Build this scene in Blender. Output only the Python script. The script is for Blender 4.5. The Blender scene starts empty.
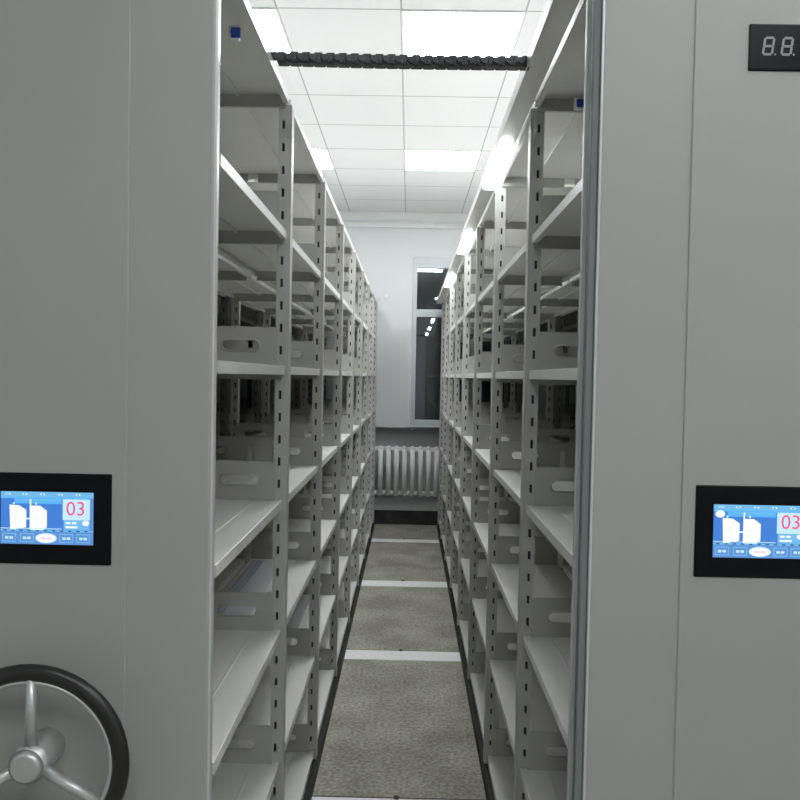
import bpy, bmesh, math, random
from mathutils import Matrix, Vector
random.seed(7)
scene = bpy.context.scene
col = bpy.data.collections.new('archive_room'); scene.collection.children.link(col)

# ------------------------------------------------------------------ helpers
WL = {}                                   # world location of every object
def new(name, data, loc=(0,0,0), parent=None, label=None, cat=None, group=None, kind=None):
    o = bpy.data.objects.new(name, data); col.objects.link(o)
    WL[o.name] = Vector(loc)
    if parent is not None:
        o.parent = parent; o.location = Vector(loc) - WL[parent.name]
    else:
        o.location = loc
    if label: o['label'] = label
    if cat: o['category'] = cat
    if group: o['group'] = group
    if kind: o['kind'] = kind
    return o

class MB:
    """collects shapes in one mesh"""
    def __init__(s, mats):
        s.bm = bmesh.new(); s.mats = mats if isinstance(mats, (list, tuple)) else [mats]; s.mi = 0
    def box(s, x0, x1, y0, y1, z0, z1, bev=0, mi=None):
        vs = [s.bm.verts.new((x, y, z)) for x in (x0, x1) for y in (y0, y1) for z in (z0, z1)]
        fs = [s.bm.faces.new([vs[i] for i in q]) for q in
              ((0,1,3,2),(4,6,7,5),(0,4,5,1),(2,3,7,6),(0,2,6,4),(1,5,7,3))]
        for f in fs: f.material_index = s.mi if mi is None else mi
        if bev:
            es = {e for f in fs for e in f.edges}
            r = bmesh.ops.bevel(s.bm, geom=list(es), offset=bev, segments=2, affect='EDGES', profile=.5)
            for f in r['faces']: f.material_index = s.mi if mi is None else mi
        return s
    def poly(s, pts, mi=None):
        f = s.bm.faces.new([s.bm.verts.new(p) for p in pts]); f.material_index = s.mi if mi is None else mi
        return s
    def prism(s, pts, d, mi=None):
        """pts: list of 3d points of a flat polygon; d: extrusion vector"""
        m = s.mi if mi is None else mi; d = Vector(d)
        a = [s.bm.verts.new(p) for p in pts]; b = [s.bm.verts.new(Vector(p) + d) for p in pts]
        s.bm.faces.new(a).material_index = m; s.bm.faces.new(b[::-1]).material_index = m
        n = len(a)
        for i in range(n):
            s.bm.faces.new((a[i], b[i], b[(i+1) % n], a[(i+1) % n])).material_index = m
        return s
    def cyl(s, p0, p1, r, seg=16, r2=None, mi=None):
        p0 = Vector(p0); p1 = Vector(p1); d = p1 - p0
        M = Matrix.Translation((p0 + p1) / 2) @ d.to_track_quat('Z', 'Y').to_matrix().to_4x4()
        r_ = bmesh.ops.create_cone(s.bm, cap_ends=True, segments=seg, radius1=r, radius2=r if r2 is None else r2, depth=d.length, matrix=M)
        for f in {f for v in r_['verts'] for f in v.link_faces}:
            f.material_index = s.mi if mi is None else mi
            f.smooth = len(f.verts) == 4
        return s
    def lathe(s, prof, n=40, mi=None):
        """prof: (radius, y) ring profile closed, around the Y axis"""
        m = s.mi if mi is None else mi
        rings = []
        for i in range(n):
            a = 2 * math.pi * i / n
            rings.append([s.bm.verts.new((r * math.cos(a), y, r * math.sin(a))) for r, y in prof])
        k = len(prof)
        for i in range(n):
            A, B = rings[i], rings[(i+1) % n]
            for j in range(k):
                f = s.bm.faces.new((A[j], A[(j+1) % k], B[(j+1) % k], B[j])); f.material_index = m; f.smooth = True
        return s
    def mesh(s, name='mesh'):
        bmesh.ops.recalc_face_normals(s.bm, faces=s.bm.faces)
        me = bpy.data.meshes.new(name); s.bm.to_mesh(me); s.bm.free()
        for m in s.mats: me.materials.append(m)
        return me

# ------------------------------------------------------------------ materials
def mat(name, colr, rough=.5, metal=0, spec=.5, emit=None, es=0, noise=None, bump=None, coat=0):
    m = bpy.data.materials.new(name); m.use_nodes = True
    nt = m.node_tree; b = nt.nodes['Principled BSDF']
    b.inputs['Base Color'].default_value = (*colr, 1); b.inputs['Roughness'].default_value = rough
    b.inputs['Metallic'].default_value = metal; b.inputs['Specular IOR Level'].default_value = spec
    b.inputs['Coat Weight'].default_value = coat
    if emit: b.inputs['Emission Color'].default_value = (*emit, 1); b.inputs['Emission Strength'].default_value = es
    if noise or bump:
        tc = nt.nodes.new('ShaderNodeTexCoord')
    if noise:
        sc_, amt, det = noise
        n = nt.nodes.new('ShaderNodeTexNoise'); n.inputs['Scale'].default_value = sc_; n.inputs['Detail'].default_value = det
        nt.links.new(tc.outputs['Object'], n.inputs['Vector'])
        r = nt.nodes.new('ShaderNodeValToRGB')
        r.color_ramp.elements[0].position = .3; r.color_ramp.elements[1].position = .7
        r.color_ramp.elements[0].color = (*[c * (1 - amt) for c in colr], 1)
        r.color_ramp.elements[1].color = (*[min(1, c * (1 + amt)) for c in colr], 1)
        nt.links.new(n.outputs['Fac'], r.inputs['Fac']); nt.links.new(r.outputs['Color'], b.inputs['Base Color'])
    if bump:
        sc_, st = bump
        n = nt.nodes.new('ShaderNodeTexNoise'); n.inputs['Scale'].default_value = sc_; n.inputs['Detail'].default_value = 4
        nt.links.new(tc.outputs['Object'], n.inputs['Vector'])
        bp = nt.nodes.new('ShaderNodeBump'); bp.inputs['Strength'].default_value = st; bp.inputs['Distance'].default_value = .002
        nt.links.new(n.outputs['Fac'], bp.inputs['Height']); nt.links.new(bp.outputs['Normal'], b.inputs['Normal'])
    return m
M_steel  = mat('powder_coated_steel', (.79,.79,.75), .36, noise=(3, .02, 2), bump=(220, .04))
M_far    = mat('rack_steel_painted_shade', (.22,.22,.21), .5)  # darker copy of the rack steel, deep interior shade put into its colour
M_div    = mat('divider_steel', (.48,.48,.45), .4, noise=(3, .02, 2))
M_post   = mat('upright_steel', (.54,.54,.51), .38, noise=(4, .03, 2))
M_panel  = mat('end_panel_paint', (.35,.35,.325), .42, noise=(1.2, .025, 2), bump=(160, .05))
M_seal   = mat('grey_green_rubber', (.17,.20,.195), .6)
M_alu    = mat('light_metal_trim', (.55,.57,.56), .35, metal=.2)
M_black  = mat('black_gloss_plastic', (.004,.004,.005), .3, spec=.15)
M_chain  = mat('black_chain_plastic', (.028,.028,.032), .36)
M_bumper = mat('black_bumper_rubber', (.013,.013,.012), .6, noise=(60, .8, 3), spec=.3)
M_rail   = mat('brushed_steel_rail', (.93,.95,.95), .5, metal=.05, noise=(30, .05, 3))
M_groove = mat('rail_groove_slot_shade', (.04,.04,.04), .7)
M_wall   = mat('white_wall_paint', (.70,.72,.73), .7, noise=(1.5, .012, 2), bump=(60, .04))
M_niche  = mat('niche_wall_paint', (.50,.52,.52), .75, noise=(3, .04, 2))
M_pvc    = mat('white_window_pvc', (.56,.60,.62), .35)
M_rad    = mat('white_radiator_enamel', (.88,.90,.89), .35)
M_trunk  = mat('white_trunking', (.72,.74,.72), .5)
M_dark   = mat('dark_plinth', (.018,.018,.018), .6, noise=(9, .9, 4))
M_tee    = mat('lamp_frame', (.8,.82,.83), .4)
M_panelglow = mat('ceiling_light_diffuser', (.9,.9,.9), .5, emit=(.96,.975,1), es=27)
M_panelglow2 = mat('entrance_fill_diffuser', (.9,.9,.9), .5, emit=(.96,.975,1), es=16)  # glow of the unseen entrance lights, strength set for the end panels
M_tube   = mat('led_tube_glow', (.9,.9,.9), .5, emit=(.95,.98,1), es=15)
M_blue   = mat('blue_plastic', (.02,.08,.42), .35)
M_white  = mat('white_plastic', (.8,.8,.82), .4)
M_grip   = mat('black_wheel_rim', (.012,.012,.011), .35)
M_hub    = mat('wheel_silver', (.55,.56,.55), .35, metal=.6)
M_screw  = mat('zinc_screw', (.5,.5,.48), .3, metal=.8)
M_digit  = mat('unlit_segment_faint_glow', (.2,.2,.2), .5, emit=(.2,.2,.2), es=.35)  # digits are off; a faint glow in the material keeps them grey
def em(name, c, s=1.0): return mat(name, tuple(x*.1 for x in c), .3, emit=c, es=s)
S_bg = em('screen_blue', (.05,.21,.66)); S_top = em('screen_top_cyan', (.16,.48,.80)); S_lite = em('screen_pale', (.55,.80,1.0))
S_white = em('screen_white', (.93,.96,1.0)); S_btn = em('screen_button', (.11,.27,.62)); S_red = em('screen_red', (.85,.10,.22))
S_pink = em('screen_pink', (.9,.62,.8)); S_cyan = em('screen_cyan', (.10,.45,.9)); S_dash = em('screen_dark_blue', (.02,.05,.22))

def ceiling_mat(x0, y0, t):
    m = bpy.data.materials.new('ceiling_tiles'); m.use_nodes = True
    nt = m.node_tree; b = nt.nodes['Principled BSDF']; b.inputs['Roughness'].default_value = .8
    tc = nt.nodes.new('ShaderNodeTexCoord'); sep = nt.nodes.new('ShaderNodeSeparateXYZ'); nt.links.new(tc.outputs['Object'], sep.inputs[0])
    def line(out, o, hw):
        a = nt.nodes.new('ShaderNodeMath'); a.operation = 'ADD'; nt.links.new(sep.outputs[out], a.inputs[0]); a.inputs[1].default_value = -o + 40 * t
        d = nt.nodes.new('ShaderNodeMath'); d.operation = 'PINGPONG'; nt.links.new(a.outputs[0], d.inputs[0]); d.inputs[1].default_value = t / 2
        l = nt.nodes.new('ShaderNodeMath'); l.operation = 'LESS_THAN'; nt.links.new(d.outputs[0], l.inputs[0]); l.inputs[1].default_value = hw
        return l.outputs[0]
    mx = nt.nodes.new('ShaderNodeMath'); mx.operation = 'MAXIMUM'
    nt.links.new(line('X', x0, .0045), mx.inputs[0]); nt.links.new(line('Y', y0, .006), mx.inputs[1])
    n = nt.nodes.new('ShaderNodeTexNoise'); n.inputs['Scale'].default_value = 90; nt.links.new(tc.outputs['Object'], n.inputs['Vector'])
    r = nt.nodes.new('ShaderNodeValToRGB'); r.color_ramp.elements[0].color = (.70,.705,.71,1); r.color_ramp.elements[1].color = (.76,.765,.77,1)
    nt.links.new(n.outputs['Fac'], r.inputs['Fac'])
    mc = nt.nodes.new('ShaderNodeMix'); mc.data_type = 'RGBA'
    nt.links.new(mx.outputs[0], mc.inputs['Factor']); nt.links.new(r.outputs['Color'], mc.inputs['A']); mc.inputs['B'].default_value = (.36,.37,.37,1)
    nt.links.new(mc.outputs['Result'], b.inputs['Base Color'])
    return m
def floor_mat():
    m = bpy.data.materials.new('mottled_grey_floor'); m.use_nodes = True
    nt = m.node_tree; b = nt.nodes['Principled BSDF']; b.inputs['Roughness'].default_value = .85
    tc = nt.nodes.new('ShaderNodeTexCoord')
    n1 = nt.nodes.new('ShaderNodeTexNoise'); n1.inputs['Scale'].default_value = 55; n1.inputs['Detail'].default_value = 5; n1.inputs['Roughness'].default_value = .7
    n2 = nt.nodes.new('ShaderNodeTexNoise'); n2.inputs['Scale'].default_value = 3.2; n2.inputs['Detail'].default_value = 6
    for n in (n1, n2): nt.links.new(tc.outputs['Object'], n.inputs['Vector'])
    r = nt.nodes.new('ShaderNodeValToRGB'); e = r.color_ramp.elements
    e[0].position = .33; e[0].color = (.20,.195,.165,1); e[1].position = .68; e[1].color = (.56,.55,.48,1)
    nt.links.new(n1.outputs['Fac'], r.inputs['Fac'])
    r2 = nt.nodes.new('ShaderNodeValToRGB'); e = r2.color_ramp.elements
    e[0].position = .35; e[0].color = (.72,.72,.70,1); e[1].position = .65; e[1].color = (1.1,1.1,1.08,1)
    nt.links.new(n2.outputs['Fac'], r2.inputs['Fac'])
    mx = nt.nodes.new('ShaderNodeMix'); mx.data_type = 'RGBA'; mx.blend_type = 'MULTIPLY'; mx.inputs['Factor'].default_value = 1
    nt.links.new(r.outputs['Color'], mx.inputs['A']); nt.links.new(r2.outputs['Color'], mx.inputs['B'])
    nt.links.new(mx.outputs['Result'], b.inputs['Base Color'])
    bp = nt.nodes.new('ShaderNodeBump'); bp.inputs['Strength'].default_value = .5; bp.inputs['Distance'].default_value = .004
    nt.links.new(n1.outputs['Fac'], bp.inputs['Height']); nt.links.new(bp.outputs['Normal'], b.inputs['Normal'])
    return m
def glass_mat():
    m = bpy.data.materials.new('night_window_glass'); m.use_nodes = True
    nt = m.node_tree; nt.nodes.remove(nt.nodes['Principled BSDF']); out = nt.nodes['Material Output']
    t = nt.nodes.new('ShaderNodeBsdfTransparent'); t.inputs[0].default_value = (.8,.86,.9,1)
    g = nt.nodes.new('ShaderNodeBsdfGlossy'); g.inputs['Roughness'].default_value = .02; g.inputs[0].default_value = (.9,.96,1,1)
    mx = nt.nodes.new('ShaderNodeMixShader'); mx.inputs[0].default_value = .13
    nt.links.new(t.outputs[0], mx.inputs[1]); nt.links.new(g.outputs[0], mx.inputs[2]); nt.links.new(mx.outputs[0], out.inputs[0])
    return m

# ------------------------------------------------------------------ dimensions
T = .645; CX0 = -.0765; CY0 = 5.526; HC = 3.63
YW = 9.40                                 # window wall
XL, XR, YF = -2.27, 2.27, -2.6
Y0 = 1.583                                # front of the end panels
ZT, S = 2.562, .4163                      # underside of the top shelf, tier pitch
LIP = .026

# ------------------------------------------------------------------ room
new('floor', MB(floor_mat()).box(XL, XR, YF, YW + .25, -.1, 0).mesh(), kind='structure')
new('ceiling', MB(ceiling_mat(CX0, CY0, T)).box(XL, XR, YF, YW + .25, HC, HC + .1).mesh(), kind='structure')
new('wall_left', MB(M_wall).box(XL - .12, XL, YF, YW + .25, 0, HC).mesh(), kind='structure')
new('wall_right', MB(M_wall).box(XR, XR + .12, YF, YW + .25, 0, HC).mesh(), kind='structure')
new('wall_front', MB(M_wall).box(XL, XR, YF - .12, YF, 0, HC).mesh(), kind='structure')
NZ = 1.135                                # top of the radiator niche
WX0, WX1, WZ0, WZ1 = .022, 1.45, 1.165, 3.12
w = MB(M_wall)
w.box(XL, WX0, YW, YW + .22, NZ, HC).box(WX1, XR, YW, YW + .22, NZ, HC)
w.box(WX0, WX1, YW, YW + .22, WZ1, HC).box(WX0, WX1, YW, YW + .22, NZ, WZ0)
w.box(XL, -1.3, YW, YW + .22, 0, NZ).box(1.9, XR, YW, YW + .22, 0, NZ)
new('wall_back', w.mesh(), kind='structure')
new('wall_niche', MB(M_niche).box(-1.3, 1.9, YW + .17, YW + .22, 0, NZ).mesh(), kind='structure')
new('baseboard_back', MB(M_dark).box(-1.3, 1.9, YW, YW + .03, 0, .165).mesh(), kind='structure')
# the low panel behind the radiator
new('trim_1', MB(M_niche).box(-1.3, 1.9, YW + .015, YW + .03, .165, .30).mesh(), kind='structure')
# trunking below the ceiling
new('trim_2', MB(M_trunk).box(XL, XR, YW - .035, YW, 3.445, 3.500, .006).mesh(), kind='structure')
new('trim_3', MB(M_trunk).box(XL, XR, YW - .012, YW, 3.54, HC, .003).mesh(), kind='structure')

# window: frame, transom, glass
wf = MB(M_pvc)
fy0, fy1 = YW - .012, YW + .07
wf.box(WX0, WX0 + .052, fy0, fy1, WZ0, WZ1, .005).box(WX1 - .052, WX1, fy0, fy1, WZ0, WZ1, .005)
wf.box(WX0 + .05, WX1 - .05, fy0, fy1, WZ1 - .125, WZ1, .005).box(WX0 + .05, WX1 - .05, fy0, fy1, WZ0, WZ0 + .065, .005)
wf.box(WX0 + .05, WX1 - .05, fy0, fy1, 2.425, 2.515, .005)
wf.box(.70, .76, fy0, fy1, WZ0 + .06, WZ1 - .12, .005)
win = new('window_1', wf.mesh(), kind='structure')
M_glass = glass_mat()
for (a, b, c, d) in ((WX0+.05,.70,2.515,WZ1-.125),(.76,WX1-.05,2.515,WZ1-.125),(WX0+.05,.70,WZ0+.065,2.425),(.76,WX1-.05,WZ0+.065,2.425)):
    new('pane', MB(M_glass).poly([(a,YW+.03,c),(b,YW+.03,c),(b,YW+.03,d),(a,YW+.03,d)]).mesh(), parent=win)
new('window_sill', MB(M_pvc).box(WX0 - .03, WX1 + .03, YW - .05, YW + .0, NZ + .008, WZ0, .006).mesh(), parent=win)
new('window_latch', MB(M_white).box(.03, .055, YW - .03, YW - .01, NZ - .025, NZ - .006, .003).mesh(), parent=win)
# night outside the glass
new('trim_4', MB(mat('night_outside', (.008,.012,.016), .9)).box(WX0 - .3, WX1 + .3, YW + .5, YW + .52, WZ0 - .4, WZ1 + .4).mesh(), kind='structure')

# socket on the wall
sk = new('wall_socket', None, (-.275, YW, 2.67), label='small white socket plate on the white end wall left of the window', cat='socket')
new('cover_plate', MB(M_wall).box(-.32, -.24, YW - .010, YW, 2.635, 2.70, .003).mesh(), parent=sk)
new('socket_hole', MB(M_tee).cyl((-.28, YW - .012, 2.667), (-.28, YW - .010, 2.667), .018).mesh(), parent=sk)

# ------------------------------------------------------------------ radiator
rd = new('radiator', None, (0, YW - .06, .2), label='white column radiator under the window at the end of the aisle', cat='radiator')
def rad_section():
    b = MB(M_rad)
    for dy in (-.035, .035):
        b.cyl((0, dy, .04), (0, dy, .56), .027, 14)
        for z, s_ in ((.04, 1), (.56, -1)):
            b.cyl((0, dy, z), (0, dy, z - s_*.028), .025, 14, .014)
    for z in (.045, .555):
        b.cyl((-.0465, 0, z), (.0465, 0, z), .026, 14)
        b.box(-.021, .021, -.05, .05, z - .024, z + .024, .012)
    return b.mesh('radiator_section')
sec = rad_section()
for k in range(11):
    new('radiator_section', sec, (-.50 + k * .0925, YW - .065, .335), rd)
new('pipe', MB(M_rad).cyl((.47, YW - .065, .38), (.95, YW - .065, .38), .013).cyl((.95, YW - .065, .38), (.95, YW - .065, .0), .013).mesh(), (0, 0, 0), rd)
for x in (-.42, .36):
    new('bracket', MB(M_rad).box(x - .012, x + .012, YW - .05, YW + .014, .24, .27, .003).mesh(), (0, 0, 0), rd)

# ------------------------------------------------------------------ floor rails
rl = ['bright steel floor rail crossing the aisle nearest the camera',
      'bright steel floor rail crossing the aisle, second from the front',
      'bright steel floor rail crossing mid aisle, third from the front',
      'thin bright steel floor rail crossing the aisle closest to the radiator']
for (ya, yb), lab in zip(((3.10,3.25),(4.865,5.03),(6.59,6.77),(8.38,8.52)), rl):
    r = new('floor_rail', None, (0, (ya+yb)/2, 0), label=lab, cat='rail', group='floor rails across the aisle')
    new('rail_plate', MB(M_rail).box(-2.25, 2.25, ya, yb, 0, .006, .001).mesh(), (0,0,0), r)
    new('groove', MB(M_groove).box(-2.25, 2.25, yb, yb + .014, 0, .003).mesh(), (0,0,0), r)
    new('screw', MB(M_groove).cyl((-.02, yb + .004, .003), (-.02, yb + .004, .011), .012, 12).mesh(), (0,0,0), r)

# ------------------------------------------------------------------ ceiling lights
def ceiling_light(i, j, label, group=None, glow=None):
    xa, ya = CX0 + i*T, CY0 + j*T
    r = new('ceiling_light', None, (xa + T/2, ya + T/2, HC), label=label, cat='ceiling light', group=group or 'square ceiling light panels')
    f = MB(M_tee); h = .012; z0 = HC - .006
    f.box(xa, xa+T, ya, ya+h, z0, HC).box(xa, xa+T, ya+T-h, ya+T, z0, HC).box(xa, xa+h, ya+h, ya+T-h, z0, HC).box(xa+T-h, xa+T, ya+h, ya+T-h, z0, HC)
    new('frame', f.mesh(), (0,0,0), r)
    new('diffuser', MB(glow or M_panelglow).box(xa+h, xa+T-h, ya+h, ya+T-h, HC - .005, HC).mesh(), (0,0,0), r)
ceiling_light(0, -2, 'large glowing square ceiling light just before the black cable chain')
ceiling_light(0, 2, 'glowing square ceiling light over the far aisle, beyond the cable chain')
ceiling_light(-2, -2, 'glowing square ceiling light above the left rack, nearer one')
ceiling_light(-2, 2, 'glowing square ceiling light above the left rack, farther one')
for i in (2,):
    for j in (-2, 2): ceiling_light(i, j, 'ceiling light hidden above the right rack, ' + ('nearer one' if j < 0 else 'farther one'), 'ceiling lights over the right rack')
for i, j in ((2, -10), (2, -7), (-1, -10), (1, -10)):  # unseen lights, number and place chosen to brighten the end panels
    ceiling_light(i, j, 'unseen square ceiling light placed over the entrance to light the end panels', 'unseen fill lights over the entrance', M_panelglow2)

# ------------------------------------------------------------------ racks
LATL, LATR = .386, .370
DEP = .60
ZB = [ZT - k*S for k in range(7)]                     # shelf undersides, top first
ZB[4] += .008; ZB[5] += .004
def ys(k): return 2.50 + (k - 1) * .975 if k > 0 else 1.63
POSTY = [ys(k) for k in range(8)] + [9.19]
SW = .286                                              # shelf board depth of each face

def upright_mesh(sg, M_post=M_post):
    """hollow post, dark-backed slots on the side that faces the entrance; local origin at its near aisle-side foot. u = away from aisle"""
    b = MB([M_post, M_groove]); wd, dp, H = .042, .042, ZT - .004
    X = lambda u: sg * u
    u1, u2 = .0215, .0295                                # slot between these
    def face(ua, ub, za, zb, y=0):
        b.poly([(X(ua),y,za),(X(ub),y,za),(X(ub),y,zb),(X(ua),y,zb)])
    face(0, u1, 0, H); face(u2, wd, 0, H)
    z = .0; prev = 0
    pitch = S/6
    n = int(H / pitch)
    for k in range(n + 1):
        zc = ZT - .055 - k*pitch
        if zc < .06: break
    zs = sorted([ZT - .063 - k*pitch + (pitch if k < 0 else 0) for k in range(n+1) if ZT - .063 - k*pitch + (pitch if k < 0 else 0) > .05])
    for zc in zs:
        a, c = zc - .0135, zc + .0135
        face(u1, u2, prev, a); prev = c
        # slot pocket, coloured dark for the shade inside the hollow post
        b.poly([(X(u1),0,a),(X(u1),.012,a),(X(u1),.012,c),(X(u1),0,c)], 1); b.poly([(X(u2),0,a),(X(u2),.012,a),(X(u2),.012,c),(X(u2),0,c)], 1)
        b.poly([(X(u1),.012,a),(X(u2),.012,a),(X(u2),.012,c),(X(u1),.012,c)], 1)
    face(u1, u2, prev, H)
    b.poly([(X(0),0,0),(X(0),dp,0),(X(0),dp,H),(X(0),0,H)]); b.poly([(X(wd),0,0),(X(wd),dp,0),(X(wd),dp,H),(X(wd),0,H)])
    face(0, wd, 0, H, dp)
    b.poly([(X(0),0,H),(X(wd),0,H),(X(wd),dp,H),(X(0),dp,H)])
    # folded edge bead along the aisle corner
    b.box(X(0), X(.004), -.003, 0, 0, H)
    return b.mesh('upright')

def shelf_mesh(sg, L, SW=SW):
    """shelf pan: u from 0 (aisle lip) to SW, y 0..L, z 0 = lower edge of the lip"""
    b = MB(M_steel); X = lambda u: sg*u
    t = .0015; h = LIP
    b.box(X(0), X(SW), 0, L, h - t, h)
    lp = .0015
    b.box(X(0), X(lp), 0, L, 0, h, 0); b.box(X(SW-lp), X(SW), 0, L, 0, h, 0)
    b.box(X(0), X(.016), 0, L, 0, t); b.box(X(SW-.016), X(SW), 0, L, 0, t)
    b.box(X(0), X(SW), 0, t, 0, h); b.box(X(0), X(SW), L-t, L, 0, h)
    # stiffener under the board, two pressed lines on top
    b.box(X(.150), X(.158), .01, L-.01, h-.010, h-t)
    for u in (.085, .185):
        b.prism([(X(u-.004),0,h),(X(u),0,h+.0018),(X(u+.004),0,h)], (0, L, 0))
    b.prism([(X(0),0,h),(X(.002),0,h+.001),(X(.004),0,h)], (0, L, 0))
    return b.mesh('shelf')

def stadium(cu, cz, hw, hh, n=8):
    pts = []
    for k in range(n+1):
        a = -math.pi/2 + math.pi*k/n; pts.append((cu + hw - hh + hh*math.cos(a), cz + hh*math.sin(a)))
    for k in range(n+1):
        a = math.pi/2 + math.pi*k/n; pts.append((cu - hw + hh + hh*math.cos(a), cz + hh*math.sin(a)))
    return pts

def divider_mesh(sg):
    """bookend plate with a hand slot, standing on the shelf; u 0..W"""
    b = MB(M_div); W, H = .262, .120; th = .0015
    hole = stadium(.112, .062, .058, .0155)
    outer = [(0,0),(W,0),(W,H-.010),(W-.010,H),(.010,H),(0,H-.010)]
    for y in (0, th):
        vo = [b.bm.verts.new((sg*u, y, z)) for u, z in outer]; vi = [b.bm.verts.new((sg*u, y, z)) for u, z in hole]
        eo = [b.bm.edges.new((vo[i], vo[(i+1) % len(vo)])) for i in range(len(vo))]
        ei = [b.bm.edges.new((vi[i], vi[(i+1) % len(vi)])) for i in range(len(vi))]
        bmesh.ops.triangle_fill(b.bm, use_beauty=True, edges=eo + ei)
    # raised collar round the slot
    outr = stadium(.112, .062, .0635, .021)
    for k in range(len(hole)):
        a, c = hole[k], hole[(k+1) % len(hole)]; d, e = outr[k], outr[(k+1) % len(outr)]
        b.poly([(sg*a[0], -.007, a[1]), (sg*c[0], -.007, c[1]), (sg*e[0], 0, e[1]), (sg*d[0], 0, d[1])])
        b.poly([(sg*a[0], -.007, a[1]), (sg*c[0], -.007, c[1]), (sg*c[0], th, c[1]), (sg*a[0], th, a[1])])
    b.box(0, sg*W, th, .020, 0, .0015)
    b.box(sg*.010, sg*(W-.010), -.0015, th+.004, H-.0015, H)
    return b.mesh('divider')

def crossbar_mesh(sg):
    b = MB([M_div, M_screw]); W = SW - .01
    b.box(sg*.008, sg*W, 0, .0015, -.016, LIP); b.box(sg*.008, sg*W, -.012, 0, -.016, -.0145)
    for u in (.055, .205): b.cyl((sg*u, -.006, .004), (sg*u, 0, .004), .006, 10, mi=1)
    return b.mesh('crossbar')

MESH = {}
def cached(key, fn, *a):
    if key not in MESH: MESH[key] = fn(*a)
    return MESH[key]

def build_rack(sg, lat, label, near=True, x_in=None):
    """sg -1 left, +1 right; lat = distance of the aisle face from x=0"""
    root = new('mobile_shelving_rack', None, (sg*(lat + DEP/2), Y0, 0), label=label, cat='shelving rack', group='mobile shelving racks')
    X = lambda u: sg*(lat + u)
    n = len(POSTY)
    # uprights, aisle face and far face
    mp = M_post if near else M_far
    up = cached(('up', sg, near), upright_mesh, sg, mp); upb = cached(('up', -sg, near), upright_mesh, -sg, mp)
    for y in POSTY:
        new('upright', up, (X(-.012 if y > 1.7 else .016), y, 0), root)
        new('upright', upb, (X(DEP + .0), y, 0), root)
    if near:
        cnt = 0; rest = MB(M_steel)
        for face in (0, 1):
            for k in range(n-1):
                ya = POSTY[k] + (.046 if face == 0 else .046); L = POSTY[k+1] - ya - .002
                ya2 = POSTY[k] + (.044 if k else -.003); L = POSTY[k+1] - ya2
                for z in ZB:
                    s_ = sg if face == 0 else -sg
                    if z == ZB[0]:
                        if face == 1: continue
                        me = cached(('top', s_, round(L, 3)), shelf_mesh, s_, L, DEP - .004)
                    else: me = cached(('sh', s_, round(L, 3)), shelf_mesh, s_, L)
                    if cnt < 100:
                        new('shelf', me, (X(0) if face == 0 else X(DEP-.004), ya2, z), root)
                    else:
                        x = X(DEP-.004)
                        rest.box(x, x - sg*SW, ya2, ya2+L, z + LIP - .002, z + LIP); rest.box(x, x - sg*.002, ya2, ya2+L, z, z + LIP)
                        rest.box(x - sg*SW, x - sg*(SW-.002), ya2, ya2+L, z, z + LIP)
                    cnt += 1
        new('shelf', rest.mesh(), (0,0,0), root, kind='stuff')
        cb = cached(('cb', sg), crossbar_mesh, sg); dv = cached(('dv', sg), divider_mesh, sg)
        cbb = cached(('cb', -sg), crossbar_mesh, -sg); dvb = cached(('dv', -sg), divider_mesh, -sg)
        bars = 0
        for k in range(1, n):
            for zi, z in enumerate(ZB):
                yb = POSTY[k] - .004
                new('crossbar', cb, (X(0), yb, z), root)
                if zi > 0:
                    new('divider', dv, (X(.022), yb - .008 + .0, z + LIP + .0005), root)
                    new('divider', dvb, (X(DEP - .03), yb - .008, z + LIP + .0005), root)
        # rear crossbars along the far row
        for k in range(1, 7):
            for zi, z in enumerate(ZB):
                new('crossbar', cbb, (X(DEP-.004), POSTY[k] - .004, z), root)
    else:
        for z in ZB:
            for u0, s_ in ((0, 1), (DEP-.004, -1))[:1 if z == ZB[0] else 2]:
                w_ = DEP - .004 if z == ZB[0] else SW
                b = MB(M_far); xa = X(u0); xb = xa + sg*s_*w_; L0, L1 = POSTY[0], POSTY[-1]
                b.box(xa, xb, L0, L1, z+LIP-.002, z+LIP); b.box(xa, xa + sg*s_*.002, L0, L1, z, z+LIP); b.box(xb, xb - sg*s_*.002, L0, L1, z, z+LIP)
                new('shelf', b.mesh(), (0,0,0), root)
        dv = cached(('dv', sg), divider_mesh, sg)
        for k in range(1, n):
            for z in ZB[1:]: new('divider', dv, (X(.022), POSTY[k] - .012, z + LIP + .0005), root)
    # wheeled base under the bottom shelf with black bumper strip
    a, c = sorted((X(.006), X(DEP-.006)))
    new('base', MB(M_steel).box(a, c, Y0 + .03, 9.24, .018, .062).mesh(), (0,0,0), root)
    bs = MB(M_bumper)
    for u0, u1 in ((-.022, .006), (DEP-.006, DEP+.006)):
        x0, x1 = sorted((X(u0), X(u1))); bs.box(x0, x1, Y0 + .05, 9.24, .004, .052, .004)
    new('bumper', bs.mesh(), (0,0,0), root)
    # end panel
    a, c = sorted((X(-.002 if sg > 0 else .001), X(DEP+.008)))
    if sg > 0: a = lat - .009
    new('end_panel', MB(M_panel).box(a, c, Y0, Y0 + .042, .02, 2.66, .006).mesh(), (0,0,0), root)
    a2, c2 = sorted((sg*(lat+.168), sg*(lat+.46)))
    new('panel_insert', MB(M_panel).box(a2, c2, Y0 - .003, Y0 + .003, .12, 2.60, .0024).mesh(), (0,0,0), root)
    return root, X

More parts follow.
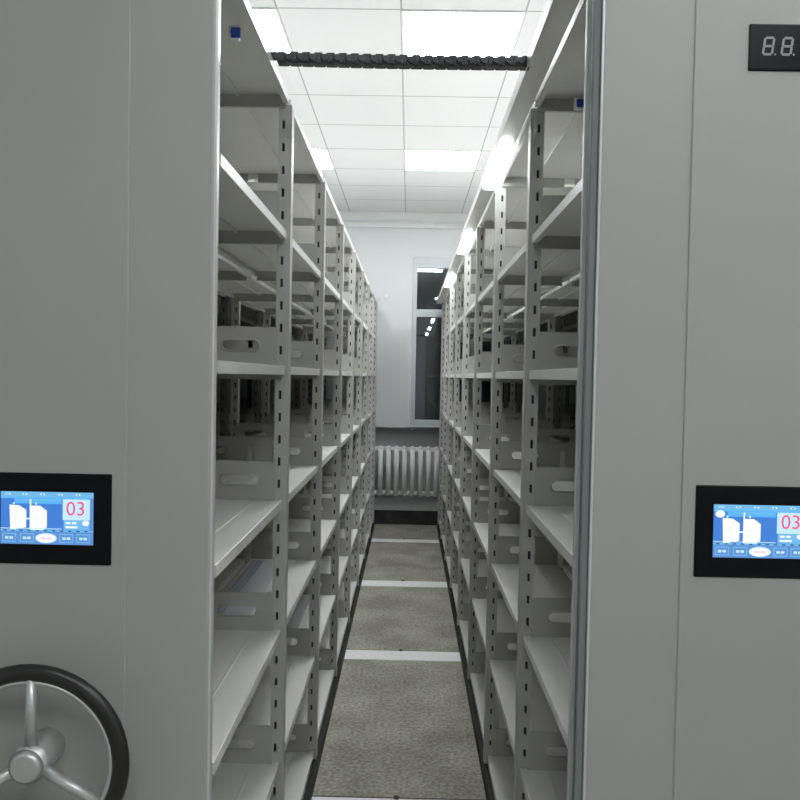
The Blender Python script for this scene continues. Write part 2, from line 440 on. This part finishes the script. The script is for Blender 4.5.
rackL, XL_ = build_rack(-1, LATL, 'long grey shelving rack left of the aisle, with black round handwheel on its end panel')
rackR, XR_ = build_rack(1, LATR, 'long grey shelving rack right of the aisle, with black digit display on its end panel')
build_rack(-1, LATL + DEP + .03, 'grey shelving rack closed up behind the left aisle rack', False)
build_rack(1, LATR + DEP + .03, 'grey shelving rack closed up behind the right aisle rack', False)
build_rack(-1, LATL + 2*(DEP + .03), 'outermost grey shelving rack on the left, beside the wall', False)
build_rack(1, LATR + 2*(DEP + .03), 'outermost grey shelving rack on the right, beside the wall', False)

# corner trims of the two near panels
new('corner_trim', MB(M_alu).box(-LATL - .006, -LATL + .002, Y0 + .003, Y0 + .027, .02, 2.66, .004).mesh(), (0,0,0), rackL, 'pale edge strip')
new('rubber_seal', MB(M_seal).box(.345, .362, Y0 + .006, Y0 + .028, .02, 2.66, .004).box(.348, .362, Y0 + .030, Y0 + .044, .02, 2.66, .004).mesh(), (0,0,0), rackR, 'grey green rubber edge seal')
new('corner_trim', MB(M_alu).box(.3605, .3655, Y0 - .001, Y0 + .006, .02, 2.66, .001).mesh(), (0,0,0), rackR, 'pale edge strip')
new('seal_holder', MB(M_alu).box(.340, .362, Y0 + .046, Y0 + .058, .02, 2.66, .002).mesh(), (0,0,0), rackR, 'pale metal strip')

# ---- thin pale bluish sheets with blue strips on the left rack's lower shelves
M_sheet = mat('bluish_sheet', (.80,.83,.90), .22); M_sheetb = mat('blue_sheet_edge', (.34,.42,.66), .3)
def sheet(ua, ub, ya, yb, z, label):
    r_ = new('pale_sheet', None, (-(LATL + (ua+ub)/2), (ya+yb)/2, z), label=label, cat='sheet', group='pale sheets on the left rack shelves')
    new('sheet_face', MB(M_sheet).box(-(LATL+ub), -(LATL+ua), ya, yb, z, z+.006, .001).mesh(), (0,0,0), r_)
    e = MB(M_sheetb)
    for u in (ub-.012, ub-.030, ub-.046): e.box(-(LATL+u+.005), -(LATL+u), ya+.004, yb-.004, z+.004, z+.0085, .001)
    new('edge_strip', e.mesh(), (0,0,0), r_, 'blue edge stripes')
sheet(.125, .262, 2.60, 3.40, ZB[4] + LIP + .002, 'pale bluish board on the fifth shelf level down, second bay of the left rack')
sheet(.125, .262, 3.58, 4.38, ZB[5] + LIP + .002, 'pale bluish board on the sixth shelf level down, third bay of the left rack')

# ---- touch screens
def text_mesh(body, size, m, loc, ext=.0, shear=0):
    cu = bpy.data.curves.new('digits', 'FONT'); cu.body = body; cu.size = size; cu.extrude = ext; cu.shear = shear
    cu.align_x = 'CENTER'; cu.align_y = 'CENTER'
    o = bpy.data.objects.new('tmp', cu); col.objects.link(o)
    bpy.context.view_layer.update()
    me = bpy.data.meshes.new_from_object(o.evaluated_get(bpy.context.evaluated_depsgraph_get()))
    bpy.data.objects.remove(o)
    me.transform(Matrix.Translation(loc) @ Matrix.Rotation(math.pi/2, 4, 'X'))
    me.materials.clear(); me.materials.append(m)
    return me
def touch_screen(root, x0, z1, num, dotleft):
    """x0,z1 = upper left corner of the black housing (world)"""
    W, H = .254, .181; yf = Y0 - .006
    hs = new('touch_screen', MB(M_black).box(x0, x0+W, yf, Y0 + .004, z1-H, z1, .0025).mesh(), (0,0,0), root, 'black framed touch screen')
    sx, sz = x0 + .035, z1 - .037; k = .184/94.0               # one unit = one photo pixel
    mats = [S_bg, S_top, S_lite, S_white, S_btn, S_red, S_pink, S_cyan, S_dash]
    b = MB(mats); lay = [0]
    def pl(pts, mi):
        lay[0] += 1; y = yf - .0004 - lay[0]*.00003
        b.poly([(sx + u*k, y, sz - v*k) for u, v in pts], mi)
    def rc(u0, v0, u1, v1, mi): pl([(u0,v0),(u1,v0),(u1,v1),(u0,v1)], mi)
    def el(cu, cv, ru, rv, mi, n=20): pl([(cu + ru*math.cos(2*math.pi*i/n), cv + rv*math.sin(2*math.pi*i/n)) for i in range(n)], mi)
    rc(0, 0, 94, 53, 0)
    rc(0, 0, 94, 5.6, 1); rc(0, 5.6, 94, 7, 7)
    for i, u in enumerate((5, 22, 40, 58, 76)): rc(u, 1.6, u+5, 3.4, 2); rc(u+1.5, 2.2, u+3.2, 3.0, 8)
    rc(14, 7, 62, 12, 7); rc(20, 7.6, 60, 9.0, 1)
    if dotleft: el(6.5, 9.5, 4.8, 3.6, 3)
    pl([(9,13.5),(19,14),(26,18.5),(26,36),(10,39.5)], 3)
    pl([(30,14),(40,14),(47,19),(47,35.5),(42,39.5),(30,39.5)], 3)
    rc(29.6, 7.5, 31, 40, 3); rc(26, 26.6, 30, 28, 3); rc(13, 24.6, 17, 25.6, 2); rc(33, 25.2, 37, 26.2, 2)
    rc(12.5, 11, 14.5, 13, 2); rc(35, 10.5, 37, 13, 2)
    rc(0, 36.8, 62, 37.6, 2)
    rc(63, 7, 90.5, 28, 2); rc(90.5, 5.6, 94, 38, 4)
    rc(64, 28, 90, 38, 1)
    for u0, u1, v in ((66,71,30),(72.5,77,30),(66,78,34.2)): rc(u0, v, u1, v+2, 3)
    el(86.5, 31, 3.6, 2.6, 3)
    rc(0, 38.4, 94, 40.2, 1)
    for i in range(11): rc(3 + i*8.2, 38.7, 6.4 + i*8.2, 39.8, 8)
    rc(0, 40.4, 94, 53, 4)
    for i, u in enumerate((2, 20, 60, 77)):
        rc(u, 42, u+14, 51, 1); rc(u+1, 43, u+13, 50, 4); rc(u+3, 45.4, u+6.4, 48, 2); rc(u+7.4, 45.4, u+11, 48, 2)
    el(46.5, 46.6, 11, 5.2, 2); el(46.5, 46.8, 9.4, 4.2, 3); rc(41, 45.6, 45.6, 48, 6); rc(47, 45.6, 52, 48, 6)
    new('screen', b.mesh(), (0,0,0), hs, 'lit blue screen')
    me = text_mesh(num, 20*k, S_red, (sx + 76.5*k, yf - .0026, sz - 17.0*k))
    new('number', me, (0,0,0), hs, 'red number')
    return hs
touch_screen(rackL, -.836, 1.527, '03', False)
touch_screen(rackR, .565, 1.529, '03', True)

# ---- unlit counter display
dh = new('counter_display', MB(M_black).box(.6415, .757, Y0 - .007, Y0 + .004, 2.331, 2.420, .0025).mesh(), (0,0,0), rackR, 'black display with unlit grey digits')
def digit(x, z, w, h):
    b = MB(M_digit); y = Y0 - .0085; t = .0042; sh = .13
    def seg(x0, z0, x1, z1):
        b.prism([(x + px + sh*pz, y, z + pz) for px, pz in ((x0,z0),(x1,z0),(x1,z1),(x0,z1))], (0, .0008, 0))
    g = .0012
    for zz in (0, h/2 - t/2, h - t): seg(t*.5+g, zz, w - t*.5-g, zz + t)
    for xx in (0, w - t):
        seg(xx, t*.5+g, xx + t, h/2 - g*.6); seg(xx, h/2 + g*.6, xx + t, h - t*.5-g)
    b.cyl((x + w + .0045, y, z + .002), (x + w + .0045, y + .0008, z + .002), .0018, 10)
    return b.mesh('digit')
new('digit', digit(.6645, 2.359, .0215, .0355), (0,0,0), dh)
new('digit', digit(.7000, 2.359, .0215, .0355), (0,0,0), dh)

# ---- handwheel on the left panel
hw = new('handwheel', MB(M_grip).lathe([(.172 + .0165*math.cos(2*math.pi*i/12), .0135*math.sin(2*math.pi*i/12)) for i in range(12)], 56).mesh(), (-.705, 1.505, .985), rackL, 'black rimmed round handwheel')
h = MB(M_hub); h.cyl((0,-.02,0),(0,.075,0),.034, 28); h.cyl((0,-.03,0),(0,-.02,0),.024, 28, .034)
new('hub', h.mesh(), (-.705, 1.505, .985), hw)
for i in range(3):
    a = math.pi/2 + i*2*math.pi/3; d = Vector((math.cos(a), 0, math.sin(a)))
    new('spoke', MB(M_hub).cyl(d*.028, d*.160, .012, 14, .009).mesh(), (-.705, 1.505, .985), hw)
h = MB(M_hub)
h.lathe([(.149, -.004), (.157, -.008), (.157, .008), (.149, .004)], 56)
new('inner_ring', h.mesh(), (-.705, 1.505, .985), hw)
h = MB(M_grip)

# ---- blue clips under the top shelves
def clip(root, x, y, z, s_=1):
    b = MB([M_white, M_blue])
    b.box(x-.013, x+.013, y-.008, y+.008, z-.018, z+.018, .003, 0); b.box(x-.007, x+.016, y-.013, y-.004, z-.013, z+.012, .003, 1)
    b.cyl((x-.001, y-.016, z-.002), (x-.001, y-.010, z-.002), .006, 12, mi=1)
    new('sensor', b.mesh(), (0,0,0), root, 'small blue and white sensor')
clip(rackR, .494, 2.46, 2.560)
clip(rackL, -.436, 1.965, 2.548)

# ---- light canopy along the right rack
cn = MB([M_steel])
xa, xb, ya, yb = .300, .360, Y0 + .06, 9.2
cn.box(xa, xb, ya, yb, 2.568, 2.5705); cn.box(xa, xa+.002, ya, yb, 2.561, 2.600); cn.box(xb-.002, xb, ya, yb, 2.568, 2.600)
cn.box(xa, xb, ya, yb, 2.598, 2.600); cn.box(xa, xb, yb-.002, yb, 2.5645, 2.600)
[cn.box(xb, .372, y_, y_ + .03, 2.588, 2.590) for y_ in POSTY[1:]]
can = new('light_canopy', cn.mesh(), (0,0,0), rackR, 'narrow grey light trough')
for yc, L in ((3.22,.62),(5.05,.66),(7.0,.7)):
    new('led_tube', MB(M_tube).box(.304, .356, yc-L/2, yc+L/2, 2.546, 2.5678, .007).mesh(), (0,0,0), can, 'bright white tube lamp')

# ---- cable drag chain across the aisle
ch = new('cable_drag_chain', None, (0, 2.21, 2.575), label='black plastic cable drag chain spanning the aisle below the ceiling', cat='cable chain')
n = 21; x0, x1 = -.372, .318; pit = (x1 - x0)/n
M_core = mat('grey_chain_core', (.085,.085,.09), .5)
lk = MB([M_chain, M_core])
lk.box(-pit*.44, pit*.14, -.020, -.015, -.0130, .0130, .002); lk.box(-pit*.52, pit*.40, .015, .020, -.0130, .0130, .002)
lk.box(-pit*.30, pit*.22, -.016, .016, -.0145, -.0115, .001); lk.box(-pit*.30, pit*.22, -.016, .016, .0115, .0145, .001)
lk.cyl((-pit*.5, -.0225, 0), (-pit*.5, -.0190, 0), .0085, 12); lk.cyl((pit*.32, -.0225, 0), (pit*.32, .0225, 0), .004, 10)
lk.box(-pit*.18, pit*.12, -.0222, -.019, -.008, .008, .001)
lk.box(-pit*.5, pit*.5, -.012, .012, -.0120, .0120, 0, 1)
lm = lk.mesh('link')
for i in range(n):
    new('link', lm, (x0 + (i+.5)*pit, 2.21, 2.583 - .002*math.sin(math.pi*(i+.5)/n) - .003*i/n + .002), ch)
for sx_, xx in ((-1, x0), (1, x1)):
    p_, q_ = sorted((xx + sx_*.04, xx - sx_*.002))
    new('end_bracket', MB(M_chain).box(p_, q_, 2.190, 2.230, 2.588, 2.597, .001).mesh(), (0,0,0), ch)

# ------------------------------------------------------------------ world, camera
wd = bpy.data.worlds.new('world'); scene.world = wd; wd.use_nodes = True
wd.node_tree.nodes['Background'].inputs[0].default_value = (.01,.014,.02,1); wd.node_tree.nodes['Background'].inputs[1].default_value = .5
f, pitch, yaw, roll = 807.0, .0290, -.0108, .0184
cd = bpy.data.cameras.new('camera'); cam = bpy.data.objects.new('camera', cd); col.objects.link(cam); scene.camera = cam
cd.sensor_fit = 'HORIZONTAL'; cd.sensor_width = 36; cd.lens = 36*f/800; cd.clip_start = .05
# yaw: forward=(sin yaw.., cos yaw), pitch down, roll clockwise
cy, sy, cp, sp = math.cos(yaw), math.sin(yaw), math.cos(pitch), math.sin(pitch)
fw = Vector((cp*sy, cp*cy, -sp)); rt = Vector((cy, -sy, 0)); up = rt.cross(fw)
cr, sr = math.cos(roll), math.sin(roll)
R = rt*cr + up*sr; U = up*cr - rt*sr
# picture x = R, picture up = U
M = Matrix((R, U, -fw)).transposed().to_4x4(); M.translation = Vector((0, 0, 1.73)); cam.matrix_world = M
scene.view_settings.view_transform = 'Standard'; scene.view_settings.look = 'None'
scene.view_settings.exposure = 0; scene.view_settings.gamma = 1
scene.cycles.max_bounces = 10; scene.cycles.diffuse_bounces = 6; scene.cycles.use_denoising = True
